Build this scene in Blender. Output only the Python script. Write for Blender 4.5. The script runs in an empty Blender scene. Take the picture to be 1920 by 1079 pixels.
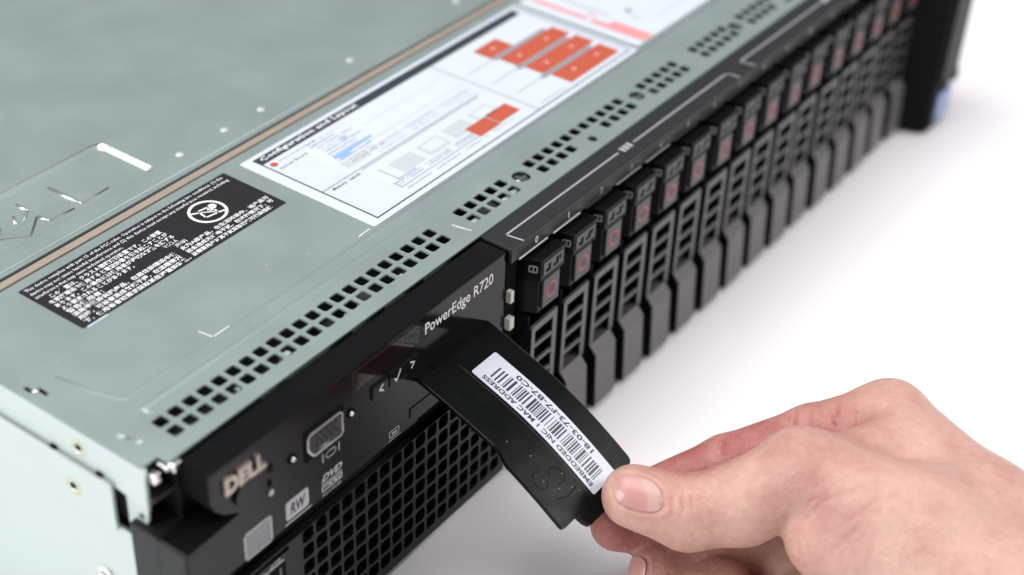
import bpy, bmesh, math, random
import numpy as np
from mathutils import Vector, Matrix
S = 0.001                      # everything below is written in millimetres
scene = bpy.context.scene
C = scene.collection
# ------------------------------------------------------------------ camera
cam_d = bpy.data.cameras.new('camera'); cam = bpy.data.objects.new('camera', cam_d); C.objects.link(cam)
R_ = Vector((0.58587647, -0.8094707, 0.0388066)); U_ = Vector((0.45752601, 0.36991182, 0.80860077)); F_ = Vector((0.66889365, 0.45598513, -0.58707653))
mw = Matrix(((R_.x, U_.x, -F_.x, -187.96*S), (R_.y, U_.y, -F_.y, -220.79*S), (R_.z, U_.z, -F_.z, 354.75*S), (0, 0, 0, 1)))
cam.matrix_world = mw
cam_d.sensor_width = 36; cam_d.lens = 56.372; cam_d.clip_start = 0.01; cam_d.clip_end = 50
cam_d.dof.use_dof = True; cam_d.dof.focus_distance = 0.467; cam_d.dof.aperture_fstop = 6.6
scene.camera = cam
# ------------------------------------------------------------------ light (a studio table under softboxes, plus an added fill)
w = bpy.data.worlds.new('World'); scene.world = w; w.use_nodes = True
w.node_tree.nodes['Background'].inputs[0].default_value = (0.90, 0.95, 1.0, 1)
w.node_tree.nodes['Background'].inputs[1].default_value = 0.22
scene.view_settings.view_transform = 'Standard'; scene.view_settings.look = 'None'; scene.view_settings.exposure = 0
def softbox(name, loc, target, sx, sy, power, col=(1, 1, 1)):
    d = bpy.data.lights.new(name, 'AREA'); d.shape = 'RECTANGLE'; d.size = sx; d.size_y = sy; d.energy = power; d.color = col
    o = bpy.data.objects.new(name, d); C.objects.link(o); o.location = loc
    o.rotation_euler = (Vector(target)-Vector(loc)).to_track_quat('-Z', 'Y').to_euler()
softbox('softbox_left', (-1.35, 0.75, 0.80), (0.0, 0.15, 0.03), 1.0, 0.9, 27, (0.93, 1.0, 0.99))
softbox('softbox_overhead', (-0.03, 0.42, 1.75), (0.15, 0.1, 0.0), 1.5, 1.7, 35, (1, 0.99, 0.98))
softbox('fill_right', (1.25, -1.45, 1.45), (0.45, -0.1, 0.0), 1.0, 1.0, 31, (1, 0.96, 0.97))  # added fill lamp, brightens the grips and the right side of the table
# ------------------------------------------------------------------ materials
def mat(name, col, rough=0.5, metal=0.0, noise=0.0, nscale=200, bump=0.0, bscale=1500, spec=0.5, sss=0.0, coat=0.0, stretch=None, rnoise=0.0):
    m = bpy.data.materials.new(name); m.use_nodes = True
    nt = m.node_tree; b = nt.nodes['Principled BSDF']
    b.inputs['Base Color'].default_value = (*col, 1); b.inputs['Roughness'].default_value = rough
    b.inputs['Metallic'].default_value = metal; b.inputs['Specular IOR Level'].default_value = spec
    if coat: b.inputs['Coat Weight'].default_value = coat; b.inputs['Coat Roughness'].default_value = 0.08
    tc = nt.nodes.new('ShaderNodeTexCoord'); mp = nt.nodes.new('ShaderNodeMapping'); nt.links.new(tc.outputs['Object'], mp.inputs[0])
    if stretch: mp.inputs['Scale'].default_value = stretch
    if noise or rnoise:
        n = nt.nodes.new('ShaderNodeTexNoise'); n.inputs['Scale'].default_value = nscale; n.inputs['Detail'].default_value = 5
        nt.links.new(mp.outputs[0], n.inputs['Vector'])
        if noise:
            mx = nt.nodes.new('ShaderNodeMix'); mx.data_type = 'RGBA'
            mx.inputs[6].default_value = (*[c*(1-noise) for c in col], 1); mx.inputs[7].default_value = (*[min(1, c*(1+noise)) for c in col], 1)
            nt.links.new(n.outputs['Fac'], mx.inputs[0]); nt.links.new(mx.outputs[2], b.inputs['Base Color'])
        if rnoise:
            mr = nt.nodes.new('ShaderNodeMapRange'); mr.inputs[3].default_value = rough-rnoise; mr.inputs[4].default_value = rough+rnoise
            mr.inputs[1].default_value = .3; mr.inputs[2].default_value = .7
            nt.links.new(n.outputs['Fac'], mr.inputs[0]); nt.links.new(mr.outputs[0], b.inputs['Roughness'])
    if bump:
        n2 = nt.nodes.new('ShaderNodeTexNoise'); n2.inputs['Scale'].default_value = bscale; n2.inputs['Detail'].default_value = 3
        nt.links.new(mp.outputs[0], n2.inputs['Vector'])
        bp = nt.nodes.new('ShaderNodeBump'); bp.inputs['Strength'].default_value = 1; bp.inputs['Distance'].default_value = bump
        nt.links.new(n2.outputs['Fac'], bp.inputs['Height']); nt.links.new(bp.outputs[0], b.inputs['Normal'])
    return m
M = dict(
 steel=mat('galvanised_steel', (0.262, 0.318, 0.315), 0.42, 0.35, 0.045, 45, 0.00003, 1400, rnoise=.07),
 edge=mat('lit_steel_edge', (0.72, 0.75, 0.75), 0.3, 0.9),  # paler, shinier copy of the cover steel; highlight put into the material
 lip=mat('bright_rolled_edge', (0.80, 0.84, 0.84), 0.35, 0.3),
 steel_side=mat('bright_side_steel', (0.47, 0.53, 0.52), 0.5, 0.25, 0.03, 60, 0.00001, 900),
 steel_dark=mat('inner_steel', (0.20, 0.21, 0.215), 0.45, 0.8, 0.2, 300),
 inner=mat('inner_parts', (0.05, 0.05, 0.052), 0.5, 0.3, 0.6, 400),
 chrome=mat('nickel', (0.80, 0.79, 0.77), 0.22, 1.0),
 brown=mat('brown_strip', (0.37, 0.305, 0.245), 0.45, 0.3, 0.12, 300),
 gloss=mat('glossy_black_plastic', (0.006, 0.006, 0.0066), 0.11, 0, bump=0.000004, bscale=700, spec=0.17, rnoise=.03),
 black=mat('satin_black_plastic', (0.007, 0.007, 0.0076), 0.32, 0, 0.2, 400, 0.000012, 2500, spec=.16),
 sideblk=mat('ear_plastic', (0.009, 0.0105, 0.0115), 0.45, 0, 0.1, 300, 0.00001, 2500, spec=.2),
 flange=mat('painted_black_steel', (0.022, 0.0225, 0.0245), 0.36, 0, 0.15, 300, 0.00001, 2500, spec=.35),
 latch=mat('latch_black_plastic', (0.0045, 0.0045, 0.005), 0.3, 0, 0.2, 400, 0.000012, 2500, spec=.1),
 purple=mat('button_core', (0.05, 0.022, 0.03), 0.4),
 matte=mat('matte_black', (0.005, 0.005, 0.005), 0.7, spec=.15),
 hole=mat('dark_cavity', (0.003, 0.003, 0.003), 0.9, spec=.1),
 tag=mat('tag_black_plastic', (0.004, 0.0046, 0.0048), 0.3, 0, bump=0.00001, bscale=1800, spec=.10, rnoise=.06),
 grey=mat('grey_plastic', (0.118, 0.112, 0.113), 0.40, 0.3, 0.10, 250, 0.00002, 2600),
 greydark=mat('dark_grey_plastic', (0.05, 0.048, 0.05), 0.4, 0, 0.15, 300, 0.00001, 2500),
 white_print=mat('white_print', (0.72, 0.72, 0.74), 0.5),
 grey_print=mat('grey_print', (0.36, 0.36, 0.38), 0.5),
 sticker_grey=mat('grey_sticker_face', (0.19, 0.19, 0.20), 0.5, 0, 0.45, 900),
 dim_print=mat('dim_print', (0.12, 0.12, 0.125), 0.5),
 paper=mat('white_sticker', (0.565, 0.60, 0.67), 0.38, 0, 0.02, 100),
 paper_blue=mat('printed_pale_blue', (0.54, 0.585, 0.66), 0.38),
 blk_label=mat('black_sticker', (0.012, 0.0115, 0.0135), 0.36, 0, 0.2, 200),
 ink=mat('dark_ink', (0.03, 0.035, 0.045), 0.4),
 ink_grey=mat('grey_ink', (0.25, 0.26, 0.29), 0.4),
 ink_pale=mat('pale_grey_ink', (0.47, 0.49, 0.52), 0.4),
 red=mat('orange_red_ink', (0.45, 0.085, 0.045), 0.4),
 pink=mat('pink_ink', (0.66, 0.28, 0.28), 0.4),
 blue=mat('blue_ink', (0.25, 0.42, 0.85), 0.4),
 ring=mat('red_ring_print', (0.42, 0.075, 0.065), 0.4),
 bluelabel=mat('blue_mark', (0.25, 0.32, 0.55), 0.35),
 cream=mat('cream_plastic', (0.62, 0.60, 0.52), 0.4),
 lcd=mat('lcd_glass', (0.010, 0.004, 0.004), 0.06),
 worn=mat('worn_nickel', (0.46, 0.40, 0.34), 0.38, 0.8, 0.35, 700),
 brass=mat('yellow_passivated', (0.50, 0.50, 0.30), 0.4, 0.2),
 table=mat('white_tabletop', (0.90, 0.872, 0.892), 0.5, 0, 0.012, 14, 0.00003, 600),
 nail=mat('finger_nail', (0.50, 0.27, 0.245), 0.26, 0, 0.05, 300, spec=.5),
)
# ------------------------------------------------------------------ helpers
ROOT = None
def link(o, parent=None):
    C.objects.link(o)
    if parent is not None: o.parent = parent
    return o
def obj(name, me, m, parent=None, smooth=False):
    me.materials.clear()
    for k in (m if isinstance(m, (list, tuple)) else [m]): me.materials.append(k)
    if smooth:
        for p in me.polygons: p.use_smooth = True
    o = bpy.data.objects.new(name, me)
    # parents sit at known places: keep world coordinates of the mesh
    if parent is not None:
        chain = Vector((0, 0, 0)); p = parent
        while p is not None: chain += p.location; p = p.parent
        o.data.transform(Matrix.Translation(-chain))
    return link(o, parent)
def py(name, verts, faces, m, parent=None, smooth=False):
    me = bpy.data.meshes.new(name); me.from_pydata([tuple(c*S for c in v) for v in verts], [], faces); me.update()
    return obj(name, me, m, parent, smooth)
def bevel_bm(bm, w, seg=2):
    if w > 0: bmesh.ops.bevel(bm, geom=list(bm.edges), offset=w, segments=seg, affect='EDGES', profile=.6, clamp_overlap=True)
def fin(name, bm, m, parent, smooth=False):
    for v in bm.verts: v.co *= S
    bmesh.ops.recalc_face_normals(bm, faces=bm.faces)
    me = bpy.data.meshes.new(name); bm.to_mesh(me); bm.free()
    return obj(name, me, m, parent, smooth)
def add_box(bm, x0, x1, y0, y1, z0, z1, bev=0, seg=2):
    b = bmesh.new(); bmesh.ops.create_cube(b, size=1)
    for v in b.verts: v.co = Vector(((x0+x1)/2+v.co.x*(x1-x0), (y0+y1)/2+v.co.y*(y1-y0), (z0+z1)/2+v.co.z*(z1-z0)))
    bevel_bm(b, bev, seg)
    t = bpy.data.meshes.new('t'); b.to_mesh(t); b.free(); bm.from_mesh(t); bpy.data.meshes.remove(t)
def box(name, x0, x1, y0, y1, z0, z1, m, parent=None, bev=0.0, seg=2):
    bm = bmesh.new(); add_box(bm, x0, x1, y0, y1, z0, z1, bev, seg); return fin(name, bm, m, parent)
def prism(name, pts, axis, a, b, m, parent=None, bev=0.0, seg=2):
    """polygon pts in the plane normal to axis, swept from a to b"""
    def P(p, t): return {'x': (t, p[0], p[1]), 'y': (p[0], t, p[1]), 'z': (p[0], p[1], t)}[axis]
    bm = bmesh.new(); lo = [bm.verts.new(P(p, a)) for p in pts]; hi = [bm.verts.new(P(p, b)) for p in pts]
    bm.faces.new(lo); bm.faces.new(hi[::-1]); n = len(pts)
    for i in range(n): bm.faces.new((lo[i], hi[i], hi[(i+1) % n], lo[(i+1) % n]))
    bevel_bm(bm, bev, seg)
    return fin(name, bm, m, parent)
def cyl_bm(bm, c, axis, r, h, seg=24, r2=None):
    b = bmesh.new(); bmesh.ops.create_cone(b, cap_ends=True, segments=seg, radius1=r, radius2=r if r2 is None else r2, depth=h)
    rot = {'z': Matrix.Identity(3), 'x': Matrix.Rotation(math.pi/2, 3, 'Y'), 'y': Matrix.Rotation(math.pi/2, 3, 'X')}[axis]
    for v in b.verts: v.co = rot @ v.co + Vector(c)
    t = bpy.data.meshes.new('t'); b.to_mesh(t); b.free(); bm.from_mesh(t); bpy.data.meshes.remove(t)
def cyl(name, c, axis, r, h, m, parent=None, seg=24, r2=None):
    bm = bmesh.new(); cyl_bm(bm, c, axis, r, h, seg, r2); return fin(name, bm, m, parent)
def rrect(x0, x1, y0, y1, r, n=3):
    out = []
    for cx, cy, a in ((x1-r, y1-r, 0), (x0+r, y1-r, 90), (x0+r, y0+r, 180), (x1-r, y0+r, 270)):
        for k in range(n+1):
            t = math.radians(a+90*k/n); out.append((cx+r*math.cos(t), cy+r*math.sin(t)))
    return out
def circ(cx, cy, r, n=20): return [(cx+r*math.cos(2*math.pi*k/n), cy+r*math.sin(2*math.pi*k/n)) for k in range(n)]
def plate_mesh(loops, thick):
    cu = bpy.data.curves.new('t', 'CURVE'); cu.dimensions = '2D'; cu.fill_mode = 'BOTH'; cu.extrude = thick/2
    for L in loops:
        s = cu.splines.new('POLY'); s.points.add(len(L)-1); s.use_cyclic_u = True
        for p, c in zip(s.points, L): p.co = (c[0], c[1], 0, 1)
    o = bpy.data.objects.new('t', cu); C.objects.link(o)
    dg = bpy.context.evaluated_depsgraph_get(); me = bpy.data.meshes.new_from_object(o.evaluated_get(dg))
    bpy.data.objects.remove(o); bpy.data.curves.remove(cu)
    return me
def plate(name, loops, thick, mapf, m, parent=None):
    """loops: outer outline then holes, in (u,v); mapf(u,v,w)->mm"""
    me = plate_mesh(loops, thick)
    for v in me.vertices: v.co = Vector(mapf(v.co.x, v.co.y, v.co.z))*S
    me.update(); bm = bmesh.new(); bm.from_mesh(me); bmesh.ops.recalc_face_normals(bm, faces=bm.faces); bm.to_mesh(me); bm.free()
    return obj(name, me, m, parent)
def sheet(name, polys, mapf, m, parent=None):
    """flat printed marks: list of polygons (u,v)"""
    vs = []; fs = []
    for P in polys:
        fs.append(tuple(range(len(vs), len(vs)+len(P)))); vs += [mapf(*p) for p in P]
    return py(name, vs, fs, m, parent)
def R4(x0, x1, y0, y1): return [(x0, y0), (x1, y0), (x1, y1), (x0, y1)]
def stroke(pts, w, closed=False):
    out = []; n = len(pts); rng = range(n if closed else n-1)
    for i in rng:
        a = Vector(pts[i]); b = Vector(pts[(i+1) % n]); d = (b-a)
        if d.length < 1e-6: continue
        d.normalize(); e = Vector((-d.y, d.x))*w/2; a2 = a-d*w*.45; b2 = b+d*w*.45
        out.append([tuple(a2-e), tuple(b2-e), tuple(b2+e), tuple(a2+e)])
    return out
def text_raw(s, res=3, bold=0.0, shear=0.0, spacing=1.0):
    cu = bpy.data.curves.new('t', 'FONT'); cu.body = s; cu.size = 1; cu.resolution_u = res; cu.offset = bold; cu.shear = shear; cu.space_character = spacing
    cu.fill_mode = 'FRONT'
    o = bpy.data.objects.new('t', cu); C.objects.link(o)
    dg = bpy.context.evaluated_depsgraph_get(); me = bpy.data.meshes.new_from_object(o.evaluated_get(dg))
    bpy.data.objects.remove(o); bpy.data.curves.remove(cu)
    vs = [(v.co.x, v.co.y) for v in me.vertices]; fs = [tuple(p.vertices) for p in me.polygons]
    bpy.data.meshes.remove(me); return vs, fs
def text(name, s, u0, v0, width, height, mapf, m, parent=None, **k):
    """fit text s so its box starts at (u0,v0) with given width / cap height (None keeps proportions)"""
    vs, fs = text_raw(s, **k)
    if not vs: return None
    x0 = min(v[0] for v in vs); x1 = max(v[0] for v in vs); y0 = min(v[1] for v in vs); y1 = max(v[1] for v in vs)
    if height is None: sx = sy = width/(x1-x0)
    else:
        sy = height/(y1-y0); sx = sy if width is None else width/(x1-x0)
    return py(name, [mapf(u0+(a-x0)*sx, v0+(b-y0)*sy) for a, b in vs], fs, m, parent)
def thing(name, label, cat, loc=(0, 0, 0), group=None):
    o = bpy.data.objects.new(name, None); C.objects.link(o); o.location = Vector(loc)*S
    o.empty_display_size = 0.01
    o['label'] = label; o['category'] = cat
    if group: o['group'] = group
    return o
def tube(name, pts, r, m, parent=None, seg=8, flat=1.0, up=(0, 0, 1), closed=False):
    vs = []; fs = []; n = len(pts); P = [Vector(p) for p in pts]; up = Vector(up)
    for i in range(n):
        a = P[(i-1) % n] if closed or i > 0 else P[0]; b = P[(i+1) % n] if closed or i < n-1 else P[-1]
        d = (b-a).normalized(); s = d.cross(up).normalized(); t = s.cross(d).normalized()
        for k in range(seg):
            an = 2*math.pi*k/seg; vs.append(tuple(P[i]+s*math.cos(an)*r+t*math.sin(an)*r*flat))
    for i in range(n if closed else n-1):
        j = (i+1) % n
        for k in range(seg): fs.append((i*seg+k, i*seg+(k+1) % seg, j*seg+(k+1) % seg, j*seg+k))
    if not closed: fs.append(tuple(range(seg))[::-1]); fs.append(tuple(range((n-1)*seg, n*seg)))
    return py(name, vs, fs, m, parent, True)
# ------------------------------------------------------------------ the table
H = 86.8
tb = py('table', [(-3000, -2500, -1.5), (4200, -2500, -1.5), (4200, 4500, -1.5), (-3000, 4500, -1.5), (-3000, -2500, -31.5), (4200, -2500, -31.5), (4200, 4500, -31.5), (-3000, 4500, -31.5)],
        [(0, 1, 2, 3), (7, 6, 5, 4), (0, 4, 5, 1), (1, 5, 6, 2), (2, 6, 7, 3), (3, 7, 4, 0)], M['table'])
tb['kind'] = 'structure'
# ------------------------------------------------------------------ rack server
srv = thing('rack_server', 'wide flat rack server with grey steel cover and black front, lying on the white table', 'server', (217, 10, -1.5))
TOP = lambda u, v, w=0: (u, v, H-.5+w)
# --- front cover sheet with its vent holes
holes = []
for k in range(22):
    x = 15.0+5.2*k
    for y in (22.6, 17.4): holes.append((x, y))
for k in range(5):
    for y in (22.5, 17.35): holes.append((139+5.22*k, y))
for k in range(11):
    holes.append((175.2+5.2*k, 22.5))
    if k < 4 or k > 6: holes.append((175.7+5.2*k, 17.3))
for k in range(5):
    for y in (22.2, 17): holes.append((241.8+5.18*k, y))
for k in range(5):
    for y in (22.2, 17): holes.append((277.2+5.2*k, y))
for k in range(11):
    holes.append((311.5+5.2*k, 22.2))
    if k < 4 or k > 6: holes.append((311.5+5.2*k, 17))
for k in range(8):
    for y in (22.2, 17): holes.append((377+5.2*k, y))
loops = [[(0, 13.8), (5.2, 13.8), (5.2, 10.2), (433.8, 10.2), (433.8, 96), (0, 96)]]
for x, y in holes: loops.append(rrect(x-1.92, x+1.92, y-1.92, y+1.92, .85)[::-1])
round_holes = [(167.4, 20, 3.1), (235.1, 19.6, 2.9), (303.3, 19.6, 2.9), (371, 19.6, 2.9)]
for x, y, r in round_holes+[(201.3, 15.4, 1.7), (337, 15.2, 1.7)]: loops.append(circ(x, y, r)[::-1])
for x0, x1, y0, y1 in ((2.2, 3.4, 56.4, 59.4), (3.9, 5.2, 52.6, 56.2)): loops.append([(x0, y0), (x0, y1), (x1, y1), (x1, y0)])
front_cover = plate('front_cover', loops, .6, lambda u, v, w: (u, v, H-.3+w), M['steel'], srv)
front_cover['label'] = 'perforated steel front strip of the cover with two rows of small square vent holes'
bm = bmesh.new()
add_box(bm, 1, 433, 12, 700, 75, 76, 0)
inner_tray = fin('inner_tray', bm, M['inner'], srv)
rnd = random.Random(4)
# cables, board edges and clips that show through the vents
for k in range(22):
    x = 12+19*k+rnd.uniform(0, 6); box('inner_component', x, x+rnd.uniform(2, 9), 13+rnd.uniform(0, 5), 21+rnd.uniform(0, 4), 76.1, 79+rnd.uniform(0, 4), M['inner'], srv, .3)
for x, y in ((97, 17), (91.5, 17.2), (86, 17.5), (80.5, 17.6), (103, 17.6), (76, 16.8), (140, 18.6), (146, 16.4), (156, 18.5), (161, 19.2), (27, 15.5), (38.5, 19), (56, 19.2), (227, 16.8)):
    box('inner_clip', x-1.2, x+1.9, y-1.9, y+.1, 81.5, 85.2, M['steel_side'], srv, .4)
for x, y, r in round_holes:
    s = cyl('cover_screw', (x, y, H-2.0), 'z', r*.9, 1.6, M['inner'], srv, 24)
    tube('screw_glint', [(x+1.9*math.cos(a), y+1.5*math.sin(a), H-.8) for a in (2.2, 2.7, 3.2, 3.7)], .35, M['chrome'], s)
    py('screw_slot', [(x-2.2, y-.35, H-.86), (x+2.2, y-.35, H-.86), (x+2.2, y+.35, H-.86), (x-2.2, y+.35, H-.86), (x-.35, y-2.2, H-.84), (x+.35, y-2.2, H-.84), (x+.35, y+2.2, H-.84), (x-.35, y+2.2, H-.84)], [(0, 1, 2, 3), (4, 5, 6, 7)], M['chrome'], s)
# pressed ridges
tube('pressed_ridge', [(15.6, 27, H-.15), (15.6, 30, H-.12)], .6, M['steel_side'], srv, flat=.6)
tube('pressed_ridge', [(15.8, 30.2, H-.3)]+[(16.5+k*46.3, 30.0-.006*k, H-.3) for k in range(10)], 1.6, M['steel'], srv, flat=.27)
tube('pressed_ridge', [(15.8, 26.8, H-.36)]+[(16.5+k*46.3, 26.8, H-.36) for k in range(10)], 1.0, M['steel'], srv, flat=.42)
tube('pressed_ridge', [(10.5, 57, H-.2), (12.6, 45, H-.2), (14.6, 37.6, H-.2), (15.6, 36.2, H-.2), (17, 36.0, H-.2), (432, 36.0, H-.2)], 1.0, M['steel'], srv, flat=.26)
tube('pressed_mark', [(131.9, 20.2, H), (132.4, 17.5, H-.1), (133.1, 13.6, H)], .42, M['steel_side'], srv, flat=.6)
tube('pressed_mark', [(4.6, 27, H), (5.0, 25.6, H+.1), (5.4, 24.8, H)], .7, M['steel_side'], srv, flat=.6)
tube('pressed_mark', [(6.0, 21.7, H), (6.3, 20.7, H+.1), (6.8, 20.0, H)], .7, M['steel_side'], srv, flat=.6)
tube('pressed_mark', [(5.2, 25, H-.1), (6.4, 21, H-.1)], .45, M['steel_dark'], srv, flat=.5)
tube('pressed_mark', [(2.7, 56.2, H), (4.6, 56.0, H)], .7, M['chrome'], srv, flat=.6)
MARK = lambda u, v: (u, v, H+.04)
for k, P in enumerate(([(47.4, 41.6), (48.1, 36.9), (54.2, 36.9)], [(109.5, 37.6), (114.6, 37.9)])):
    sheet('corner_mark', stroke(P, .35), MARK, M['white_print'], srv)
for cx, cy in ((81.8, 48.7), (60, 33), (15.2, 61), (93.7, 43)):
    sheet('scuff_spot', [circ(cx, cy, .35, 8)], lambda u, v: (u, v, H+.05), M['grey_print'], srv)
# --- brown strip, gaps and rear lid
box('seam_gap', 0.4, 433.4, 93.6, 101.2, H-2.2, H-1.25, M['steel_dark'], srv)
box('brown_strip', 1, 433, 97.9, 100.6, H-1.6, H-.2, M['brown'], srv, .15)
box('seam_fold', .2, 433.6, 96.05, 97.2, H-1.6, H-.35, M['steel'], srv, .2)
LID = lambda u, v, w=0: (u, v, H-.1+w)
RO = rrect(16, 98.2, 109.6, 135.6, 3.2, 5)
lid = plate('rear_lid', [[(0, 101.2), (433.8, 101.2), (433.8, 700), (0, 700)], RO[::-1]], 1.0, LID, M['steel'], srv)
lid['label'] = 'plain rear lid of the steel cover behind the brown strip'
for x in (108.6, 128.5, 145.8, 190.8, 251.8, 300):
    bm = bmesh.new(); bmesh.ops.create_uvsphere(bm, u_segments=16, v_segments=8, radius=1.5)
    for v in bm.verts: v.co = Vector((x+v.co.x, 110.7+v.co.y, H+.35+v.co.z*.42))
    fin('dimple', bm, M['steel_side'], srv, True)
RI = rrect(17.8, 96.3, 111.4, 133.8, 1.8, 5)
nR = len(RO)
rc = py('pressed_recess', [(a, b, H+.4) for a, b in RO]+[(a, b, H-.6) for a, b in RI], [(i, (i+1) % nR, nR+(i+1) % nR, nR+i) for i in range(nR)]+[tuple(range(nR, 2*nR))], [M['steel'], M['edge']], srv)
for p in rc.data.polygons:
    p.material_index = 1 if p.normal.x < -.3 and len(p.vertices) == 4 else 0  # the wall facing left takes the lit copy of the steel
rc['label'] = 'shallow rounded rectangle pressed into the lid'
tube('pressed_outline_and_shading', [(20, 135.9, H+.38), (94.9, 135.9, H+.38), (97.2, 135.0, H+.38)], .35, M['steel_dark'], srv, flat=.35)  # dark line painted for the shaded top wall of the recess
def ridge_and_shading(pts, r=.55, m='steel', flat=.4): return tube('pressed_outline_and_shading', [(a, b, H-.6) for a, b in pts], r*1.6, M[m], srv, flat=flat)
tube('pressed_outline_and_shading', [(0, 103.2, H+.4), (433, 103.2, H+.4)], .5, M['steel'], srv, flat=.4)
ridge_and_shading([(70.7, 128.7), (71.0, 114.5)], .5, 'edge'); ridge_and_shading([(71.4, 114.3), (82.3, 114.7)], .25, 'steel_dark')  # bright and dark strokes paint the lit and shaded relief walls
ridge_and_shading([(58.3, 118.9), (58.9, 114.8)], .5, 'edge'); ridge_and_shading([(59.2, 114.5), (68, 113.9)], .25, 'steel_dark')
ridge_and_shading([(58.4, 128.7), (58.4, 123.8)], .45, 'edge'); ridge_and_shading([(58.2, 123.6), (53.7, 119.9)], .3, 'steel'); ridge_and_shading([(43.2, 117.6), (50.1, 112.4), (58, 119)], .25, 'steel_dark')
ridge_and_shading([(53.7, 124.5), (51.3, 120.6)], .3, 'edge'); ridge_and_shading([(47, 122.4), (43, 117.8)], .3)
# --- side panels
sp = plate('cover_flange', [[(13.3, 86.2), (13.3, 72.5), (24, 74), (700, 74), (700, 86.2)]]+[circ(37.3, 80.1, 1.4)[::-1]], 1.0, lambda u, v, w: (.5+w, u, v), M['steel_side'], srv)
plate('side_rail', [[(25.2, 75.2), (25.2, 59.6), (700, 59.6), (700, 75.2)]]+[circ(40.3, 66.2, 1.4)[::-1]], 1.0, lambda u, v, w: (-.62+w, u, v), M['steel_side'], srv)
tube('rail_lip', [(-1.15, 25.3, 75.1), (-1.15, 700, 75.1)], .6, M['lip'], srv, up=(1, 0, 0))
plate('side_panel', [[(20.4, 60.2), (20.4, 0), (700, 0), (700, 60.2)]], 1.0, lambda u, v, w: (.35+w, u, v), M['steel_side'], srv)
plate('inner_side', [[(21, 74), (21, 60), (60, 60), (60, 80), (21, 80)]], 1.0, lambda u, v, w: (3.4+w, u, v), M['steel_dark'], srv)
plate('front_tab', [[(15.2, 74.5), (14.6, 72), (15.2, 66.5), (19.0, 62), (22.5, 62), (22.5, 75)], circ(17.4, 67.4, 1.1)[::-1]], .8, lambda u, v, w: (1.6+w, u, v), M['steel_side'], srv)
for y, z in ((37.3, 80.1), (40.3, 66.2)):
    xx = 0 if z > 70 else -1.13
    plate('rivet_ring', [circ(y, z, 2.9), circ(y, z, 2.1)[::-1]], .16, lambda u, v, w, xx=xx: (xx-.02+w, u, v), M['brass'], srv)
    cyl('rivet', (xx+.75, y, z), 'x', 1.35, .5, M['hole'], srv, 20)
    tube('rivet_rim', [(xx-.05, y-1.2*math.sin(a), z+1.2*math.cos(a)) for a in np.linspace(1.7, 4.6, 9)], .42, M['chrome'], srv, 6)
for y, z in ((30.0, 76.0), (47, 75.9)):
    box('edge_notch', -.9, -.1, y-1.1, y+.8, z-.8, z+.4, M['hole'], srv)
s = cyl('side_screw', (-.4, 33.2, 38.2), 'x', 2.6, .9, M['chrome'], srv, 20); box('screw_slot', -.9, -.8, 31.4, 35, 37.8, 38.6, M['steel_dark'], s)
bm = bmesh.new(); add_box(bm, 4.2, 7.6, 9.6, 13.2, 84.6, 85.8, .3); add_box(bm, 5.6, 8.6, 8.6, 11.0, 83.6, 86.2, .4); add_box(bm, 1.2, 3.4, 11.0, 14.0, 81.5, 84.5, .3)
fin('corner_clip', bm, M['chrome'], srv)
box('chassis_wall', 4.2, 430, 24, 26, 0, 75, M['matte'], srv)
box('chassis_bottom', 2, 432, 0, 700, -1.2, -.2, M['steel_dark'], srv)
# --- black control panel (left part of the front)
ub = [(-1, 46), (-1, 65.6), (8.2, 65.6), (8.2, 85.4), (132.2, 85.4), (132.2, 46)]
bez = prism('front_bezel', [(-1, 46.3), (-1, 65.6), (21.5, 65.6), (17, 66.9), (12.8, 69.4), (9.8, 72.6), (8.2, 76.4), (8.2, 85.5), (132.4, 85.5), (132.4, 46.3)], 'y', 0, 10.05, M['gloss'], srv, .55, 2)
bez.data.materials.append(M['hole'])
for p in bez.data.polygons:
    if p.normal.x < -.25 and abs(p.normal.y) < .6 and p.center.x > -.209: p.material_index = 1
bez['label'] = 'glossy black control panel at the left end of the front'
box('bezel_block', -1, 30, 10.06, 20, 1, 65.6, M['sideblk'], srv, .4)
box('bezel_cheek', -1.12, -1.02, .5, 10, 1, 65.2, M['sideblk'], srv)
prism('bezel_side', [(10.2, 65.7), (10.2, 85.2), (20, 84.5), (20, 65.7)], 'x', 8.05, 8.15, M['sideblk'], srv)
box('bezel_back', 8.3, 40, 12, 20, 65.7, 84.5, M['flange'], srv, .3)
# lower panel with the grille
gl = [[(-.9, .4), (-.9, 45.4), (132.4, 45.4), (132.4, .4)]]
for i in range(18):
    for j in range(7):
        x = 40.48+5.44*i-.3; z = 42.6-6.06*j+.2
        if z < 5 or x > 131: continue
        gl.append(rrect(x-2.25, x+2.25, z-2.45, z+2.45, 1.25)[::-1])
gl.append([(19, 43.2), (19, 44.8), (32.6, 44.8), (32.6, 43.2)])
low = plate('grille_panel', gl, 2.4, lambda u, v, w: (u, -1.0+w, v), M['black'], srv)
low['label'] = 'matte black lower panel with square air holes'
box('grille_backing', 0, 132, 4, 5, .5, 45, M['hole'], srv)
box('bezel_seam', 0, 132, 1, 9, 45.4, 46.3, M['hole'], srv)
FR = lambda u, v: (u, -.06, v)
# usb socket below the seam
box('usb_socket', 25, 31, -2.35, 2.2, 27.5, 40.0, M['hole'], srv, .3)
box('usb_tongue', 28.3, 29.2, -2.5, -2.3, 29, 39.2, M['greydark'], srv)
sheet('usb_symbol', stroke([(22.3, 41.1), (30.2, 41.1)], .55)+stroke([(24.8, 41.2), (26.4, 42.4), (28.4, 42.4)], .45)+[circ(22.4, 41.1, .8, 10), circ(28.5, 42.4, .55, 8)], lambda u, v: (u, -2.28, v), M['grey_print'], srv)
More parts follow.
